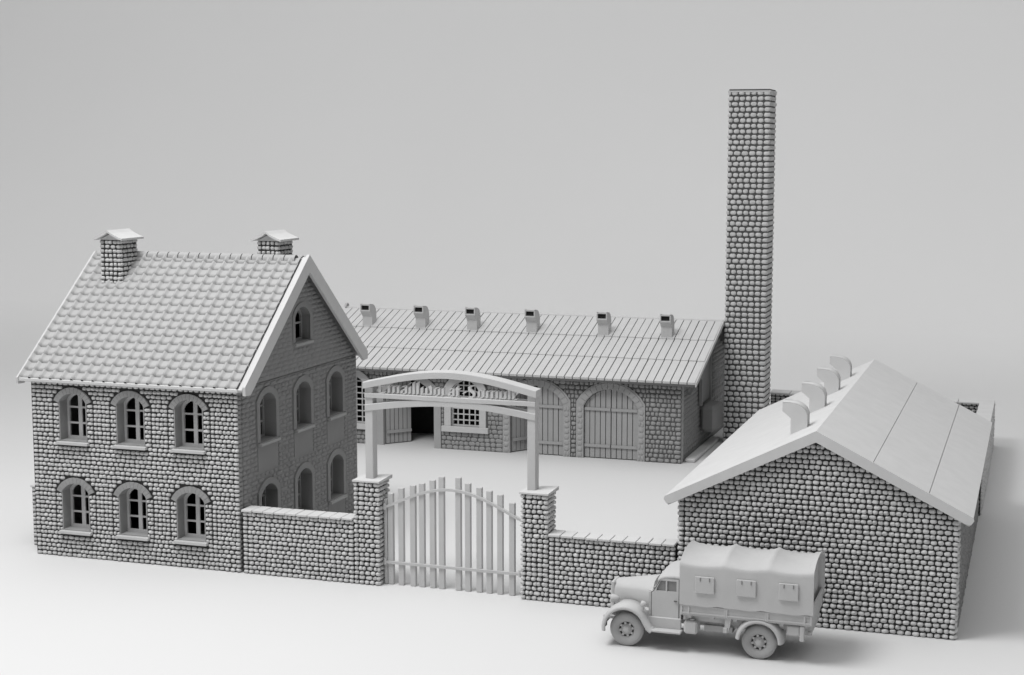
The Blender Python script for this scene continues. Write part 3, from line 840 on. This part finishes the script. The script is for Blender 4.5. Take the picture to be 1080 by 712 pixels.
# hood: lofted cross sections
def loft(secs, mi=0, smooth=True, caps=True):
    m = MB(); m.grid(secs, mi, smooth, close=True)
    if caps:
        m.add(secs[0], [tuple(range(len(secs[0])))], mi); m.add(secs[-1], [tuple(range(len(secs[0])))[::-1]], mi)
    return m
def hood_sec(x, hw, zb, zs, zt):
    pr = [(-hw,zb),(-hw,zb+(zs-zb)*.5),(-hw*.985,zs-.04),(-hw*.9,zs+.03),(-hw*.6,zt-.04),(-hw*.25,zt-.005),(0,zt)]
    pr = pr+[(-a,b) for a, b in pr[::-1][1:]]
    return [V((x, YC+a, b)) for a, b in pr]
hd = loft([hood_sec(20.02,.25,1.0,1.38,1.53), hood_sec(20.10,.31,.98,1.42,1.58), hood_sec(20.45,.40,.96,1.44,1.63), hood_sec(20.85,.52,.94,1.47,1.68), hood_sec(21.18,.64,.92,1.50,1.72)])
hd.build('hood', 'truck', tk)
gr = MB(); gr.bbox((19.95,YC-.27,.72), (20.06,YC+.27,1.56), .03); gr.build('grille', 'truck', tk)
g2 = MB()
for k in range(9): g2.box((19.93,YC-.21+k*.05,.8), (19.951,YC-.19+k*.05,1.42))
g2.build('grille_bars', 'truck', tk)
ap = MB(); ap.bbox((20.05,YC-.66,.72), (21.2,YC+.66,1.02), .06); ap.bbox((20.0,YC-.3,.6), (20.6,YC+.3,.8), .03); ap.build('inner_wing', 'truck', tk)
bp = MB(); bp.bbox((19.86,YN+.16,.50), (19.94,YF-.16,.62), .03); bp.box((19.78,YC-.4,.56), (20.2,YC-.32,.64)); bp.box((19.78,YC+.32,.56), (20.2,YC+.4,.64)); bp.build('bumper', 'truck', tk)
for y in (YC-.62, YC+.62):
    hl = MB(); hl.lathe((20.12,y,1.19), (-1,0,0), [(.001,-.16),(.06,-.14),(.10,-.06),(.115,.03),(.115,.06),(.09,.07),(.001,.075)], 20); hl.cyl((20.14,y,1.0), Z, .025, .12, 8); hl.build('headlight', 'truck', tk)
hn = MB(); hn.lathe((21.0,YN+.12,1.19), (-1,0,0), [(.001,-.10),(.05,-.09),(.085,-.02),(.09,.04),(.07,.06),(.001,.065)], 16); hn.cyl((21.0,YN+.14,1.02), Z, .02, .12, 8); hn.build('side_lamp', 'truck', tk)
# cab
CY0, CY1 = -3.08, -1.52
cb = MB()
def cab_sec(y, inset):
    return [V((x, y, z)) for x, z in [(21.12,.80),(22.0,.80),(22.0,1.94-inset),(21.9,1.97-inset),(21.52,1.95-inset),(21.42,1.88-inset),(21.24,1.52),(21.12,1.48)]]
# side panels with a window opening
prof = [(21.12,.80),(21.98,.80),(21.98,1.93),(21.9,1.96),(21.50,1.94),(21.40,1.88),(21.24,1.54),(21.12,1.50)]
for yy, nn in ((CY0, -Y), (CY1, Y)):
    cb.plate((0,yy,0), X, Z, nn, [prof, [(21.32,1.56),(21.86,1.56),(21.86,1.84),(21.44,1.84),(21.33,1.62)][::-1]], .05)
cb.box((21.95,CY0+.05,.80), (21.98,CY1-.05,1.93)); cb.box((21.13,CY0+.05,.80), (21.17,CY1-.05,1.50))
# windscreen frame
def qf(p0, p1, p2, p3, t=.04):
    n = (V(p1)-V(p0)).cross(V(p3)-V(p0)).normalized(); a = [V(p) for p in (p0,p1,p2,p3)]
    cb.hexa([q-n*t for q in a]+a)
qf((21.235,CY0+.05,1.53),(21.235,CY1-.05,1.53),(21.275,CY1-.05,1.60),(21.275,CY0+.05,1.60))
qf((21.395,CY0+.05,1.84),(21.395,CY1-.05,1.84),(21.42,CY1-.05,1.89),(21.42,CY0+.05,1.89))
for ya, yb in ((CY0+.05,CY0+.12),(YC-.03,YC+.03),(CY1-.12,CY1-.05)): qf((21.26,ya,1.58),(21.26,yb,1.58),(21.41,yb,1.87),(21.41,ya,1.87))
cb.box((21.12,CY0+.05,1.46), (21.25,CY1-.05,1.53))
cbo = cb.build('cab', 'truck', tk)
rf = MB(); secs = []
for x, dz in ((21.36,-.09),(21.42,-.02),(21.55,.03),(21.8,.05),(22.0,.04)):
    secs.append([V((x, YC+a*.80, 1.93+dz+b-(.0))) for a, b in [(-1,-.04),(-.99,.0),(-.9,.045),(-.6,.075),(0,.09),(.6,.075),(.9,.045),(.99,.0),(1,-.04),(.98,-.07),(0,-.02),(-.98,-.07)]])
m_ = loft(secs); m_.build('cab_roof', 'truck', cbo)
for yy, s_ in ((CY0-.012, -1), (CY1+.012, 1)):
    dr = MB(); pr_ = [(21.20,.86),(21.92,.86),(21.92,1.90),(21.47,1.90),(21.26,1.545),(21.20,1.5)]
    dr.plate((0,yy,0), X, Z, (0,s_,0), [pr_, [(21.32,1.56),(21.86,1.56),(21.86,1.84),(21.44,1.84),(21.33,1.62)]], .015)
    dr.box((21.57,min(yy,yy-s_*.02),1.56), (21.61,max(yy,yy-s_*.02),1.84))
    d = dr.build('door', 'truck', cbo)
    gp_ = MB(); gp_.plate((0,yy-s_*.006,0), X, Z, (0,s_,0), [[(21.18,.845),(21.94,.845),(21.94,1.915),(21.455,1.915),(21.24,1.55),(21.18,1.51)], [(21.31,1.55),(21.87,1.55),(21.87,1.85),(21.43,1.85),(21.32,1.62)][::-1]], .008)
    gp_.build('door_gap_shade', 'hub', d)  # added dark plate, paints the shade of the gap round the door
    hh = MB(); hh.bbox((21.80,yy-.035 if s_ < 0 else yy,1.30), (21.88,yy if s_ < 0 else yy+.035,1.33), .008); hh.build('door_handle', 'hub', d)
    gl = MB(); gl.box((21.3,min(yy-s_*.04,yy-s_*.055),1.55), (21.87,max(yy-s_*.04,yy-s_*.055),1.85)); gl.build('side_window', 'shade_trim', d)
sg = MB(); sg.hexa([V((21.29,CY0+.06,1.56)),V((21.30,CY0+.06,1.56)),V((21.30,CY1-.06,1.56)),V((21.29,CY1-.06,1.56)),V((21.43,CY0+.06,1.88)),V((21.44,CY0+.06,1.88)),V((21.44,CY1-.06,1.88)),V((21.43,CY1-.06,1.88))]); sg.build('windscreen', 'tyre', cbo)
# chassis
cs = MB()
for y in (YC-.42, YC+.34): cs.box((20.2,y,.62), (25.35,y+.08,.80))
for x in (20.54, 24.06): cs.cyl((x,YN+.2,.455), Y, .06, 1.6, 12)
cs.lathe((24.06,YC,.455), X, [(.001,-.2),(.12,-.12),(.17,0),(.12,.12),(.001,.2)], 16)
cs.box((22.05,YN+.25,.84), (25.38,YF-.25,.98))
for k in range(6): cs.box((22.2+k*.6,YN+.06,.96), (22.3+k*.6,YF-.06,1.06))
cs.box((22.55,YC-.5,.5), (23.3,YC+.4,.66))
cs.build('chassis', 'truck', tk)
tn = MB(); tn.bbox((22.10,YN+.04,.52), (22.46,YN+.50,.86), .05); tn.cyl((22.3,YN+.2,.85), Z, .07, .06, 12); tn.build('fuel_tank', 'truck', tk)
bk = MB(); bk.plate((0,YN+.02,0), X, Z, -Y, [[(23.20,1.06),(23.36,1.06),(23.30,.72),(23.18,.70)]], .2); bk.bbox((23.16,YN-.02,.66), (23.26,YN+.05,.80), .01); bk.build('bracket', 'truck', tk)
rb = MB(); rb.bbox((24.78,YN+.05,.74), (25.12,YN+.45,1.0), .03); rb.bbox((25.12,YN+.0,.62), (25.24,YN+.12,1.02), .02); rb.bbox((25.12,YF-.12,.62), (25.24,YF,1.02), .02); rb.bbox((25.3,YN+.2,.72), (25.38,YF-.2,.84), .02); rb.build('rear_bracket', 'truck', tk)
# bed with side boards
bd = MB(); bd.bbox((22.03,YN-.0,1.04), (25.42,YF+.0,1.11), .01)
for y0_, y1_ in ((YN,YN+.05), (YF-.05,YF)): bd.box((22.03,y0_,1.11), (25.42,y1_,1.33))
for yy, s_ in ((YN,-1), (YF,1)):
    a, b = sorted((yy, yy+s_*.03))
    bd.box((22.03,a,1.285), (25.42,b,1.32)); bd.box((22.03,a,1.10), (25.42,b,1.135))
    for x in (22.03,22.22,23.18,23.22,24.24,24.28,25.22,25.38): 
        bd.box((x,a-.004,1.08), (x+.045,b+.004,1.325))
bd.box((25.38,YN,1.1), (25.42,YF,1.5)); bd.build('load_bed', 'truck', tk)
# canvas canopy: swept with sag between the bows
bows = [22.0, 23.17, 24.33, 25.46]
cvs = []; NX = 48
for i in range(NX+1):
    x = bows[0]+(bows[-1]-bows[0])*i/NX
    ph = (x-bows[0])/((bows[-1]-bows[0])/3); d = (math.sin(math.pi*(ph % 1.0)))
    if i in (0, NX): d = 0
    d = d**.8
    xs_ = x; wsc = 1.0-.012*d
    hh = 2.44-.05*d; crown = .25-.12*d
    hw = (YF-YN)/2+.05
    sec = [(-hw,1.27),(-hw-.005+.02*d,1.6),(-hw*(1-.004*d),2.0),(-hw*.999,hh-.10),(-hw*.992,hh-.03),(-hw*.95,hh+.03),(-hw*.82,hh+crown*.36),(-hw*.62,hh+crown*.68),(-hw*.35,hh+crown*.9),(0,hh+crown)]
    sec = sec+[(-a,b) for a, b in sec[::-1][1:]]
    hem = .02*math.sin(x*5.5)+.012*math.sin(x*11)
    sec[0] = (sec[0][0]-.0, 1.325+hem*.6); sec[-1] = (sec[-1][0], 1.325-hem*.6)
    dx = 0
    cvs.append([V((x, YC+a, b)) for a, b in sec])
cv = MB(); cv.grid(cvs, 0, True)
fr = [p.copy() for p in cvs[0]]; cv.add(fr, [tuple(range(len(fr)))])
rear = cvs[-1]; ctr = V((25.46, YC, 1.9))
lip = [ctr+(p-ctr)*.95 for p in rear]; ins = [q-X*.16 for q in lip]
cv.grid([rear, lip, ins], 0, True); cv.add(ins, [tuple(range(len(ins)))[::-1]])
cvo = cv.build('canopy', 'truck', tk)
bo = MB()
for x in bows[1:3]+[25.40, 22.06]:
    pass
for x0_, z0_ in ((22.42,1.68), (23.50,1.69), (24.58,1.69)):
    fl = MB(); fl.bbox((x0_,YN-.095,z0_), (x0_+.50,YN-.05,z0_+.44), .012)
    fo = fl.build('window_flap', 'truck', cvo)
    for dx in (.12,.36):
        st = MB(); st.bbox((x0_+dx,YN-.112,z0_+.32), (x0_+dx+.03,YN-.094,z0_+.42), .006); st.build('strap', 'shade_trim', fo)

# ================================================================== CAMERA
F, PX, PY = 1650.2462, 568.2896, 359.8402
yaw, pitch, roll = -.3108, -.1233, .0021
cam = bpy.data.cameras.new('camera'); co = bpy.data.objects.new('camera', cam); COL.objects.link(co)
fw = V((math.sin(yaw)*math.cos(pitch), math.cos(yaw)*math.cos(pitch), math.sin(pitch)))
rt = V((math.cos(yaw), -math.sin(yaw), 0)); upv = rt.cross(fw)
r2 = rt*math.cos(roll)+upv*math.sin(roll); u2 = -rt*math.sin(roll)+upv*math.cos(roll)
mt = Matrix((r2, u2, -fw)).transposed().to_4x4(); mt.translation = V((30.5912, -42.0841, 13.0993))
co.matrix_world = mt
cam.sensor_width = 36; cam.lens = F/1080*36; cam.shift_x = (540-PX)/1080; cam.shift_y = (PY-356)/1080
cam.clip_end = 600; cam.clip_start = .5
sc.camera = co

# ================================================================== LIGHT
wd = bpy.data.worlds.new('World'); sc.world = wd; wd.use_nodes = True
nt = wd.node_tree; bg = nt.nodes['Background']; bg.inputs[1].default_value = 1.0
# studio surround: bright overhead, brighter on the left than on the right
tc = nt.nodes.new('ShaderNodeTexCoord'); sx = nt.nodes.new('ShaderNodeSeparateXYZ'); nt.links.new(tc.outputs['Generated'], sx.inputs[0])
def mth(op, a, b, clamp=False):
    n = nt.nodes.new('ShaderNodeMath'); n.operation = op; n.use_clamp = clamp
    for i, q in enumerate((a, b)):
        if isinstance(q, (int, float)): n.inputs[i].default_value = q
        else: nt.links.new(q, n.inputs[i])
    return n.outputs[0]
up_ = mth('MULTIPLY', mth('POWER', mth('MAXIMUM', sx.outputs['Z'], 0.0), 2.0), 1.15)
lf_ = mth('MULTIPLY', sx.outputs['X'], -.26)
fr_ = mth('MULTIPLY', sx.outputs['Y'], -.0)
val = mth('MAXIMUM', mth('ADD', mth('ADD', up_, lf_), mth('ADD', fr_, .04)), .03)
cr = nt.nodes.new('ShaderNodeCombineColor')
for i in range(3): nt.links.new(val, cr.inputs[i])
nt.links.new(cr.outputs[0], bg.inputs[0])
def area(name, loc, target, size, power):
    l = bpy.data.lights.new(name, 'AREA'); l.shape = 'SQUARE'; l.size = size; l.energy = power
    o = bpy.data.objects.new(name, l); COL.objects.link(o); o.location = loc
    o.rotation_euler = (V(target)-V(loc)).to_track_quat('-Z', 'Y').to_euler(); return o
area('softbox', (3, -15, 46), (11, -11, 0), 20, 17000)
bl = area('backdrop_fill', (10, 66, 66), (10, 106, 48), 30, 41000)  # unseen lamp added only to brighten the backdrop
bl.data.shape = 'RECTANGLE'; bl.data.size = 240; bl.data.size_y = 20
sc.view_settings.view_transform = 'Standard'; sc.view_settings.look = 'None'
sc.view_settings.exposure = 0; sc.view_settings.gamma = 1
sc.render.engine = 'CYCLES'
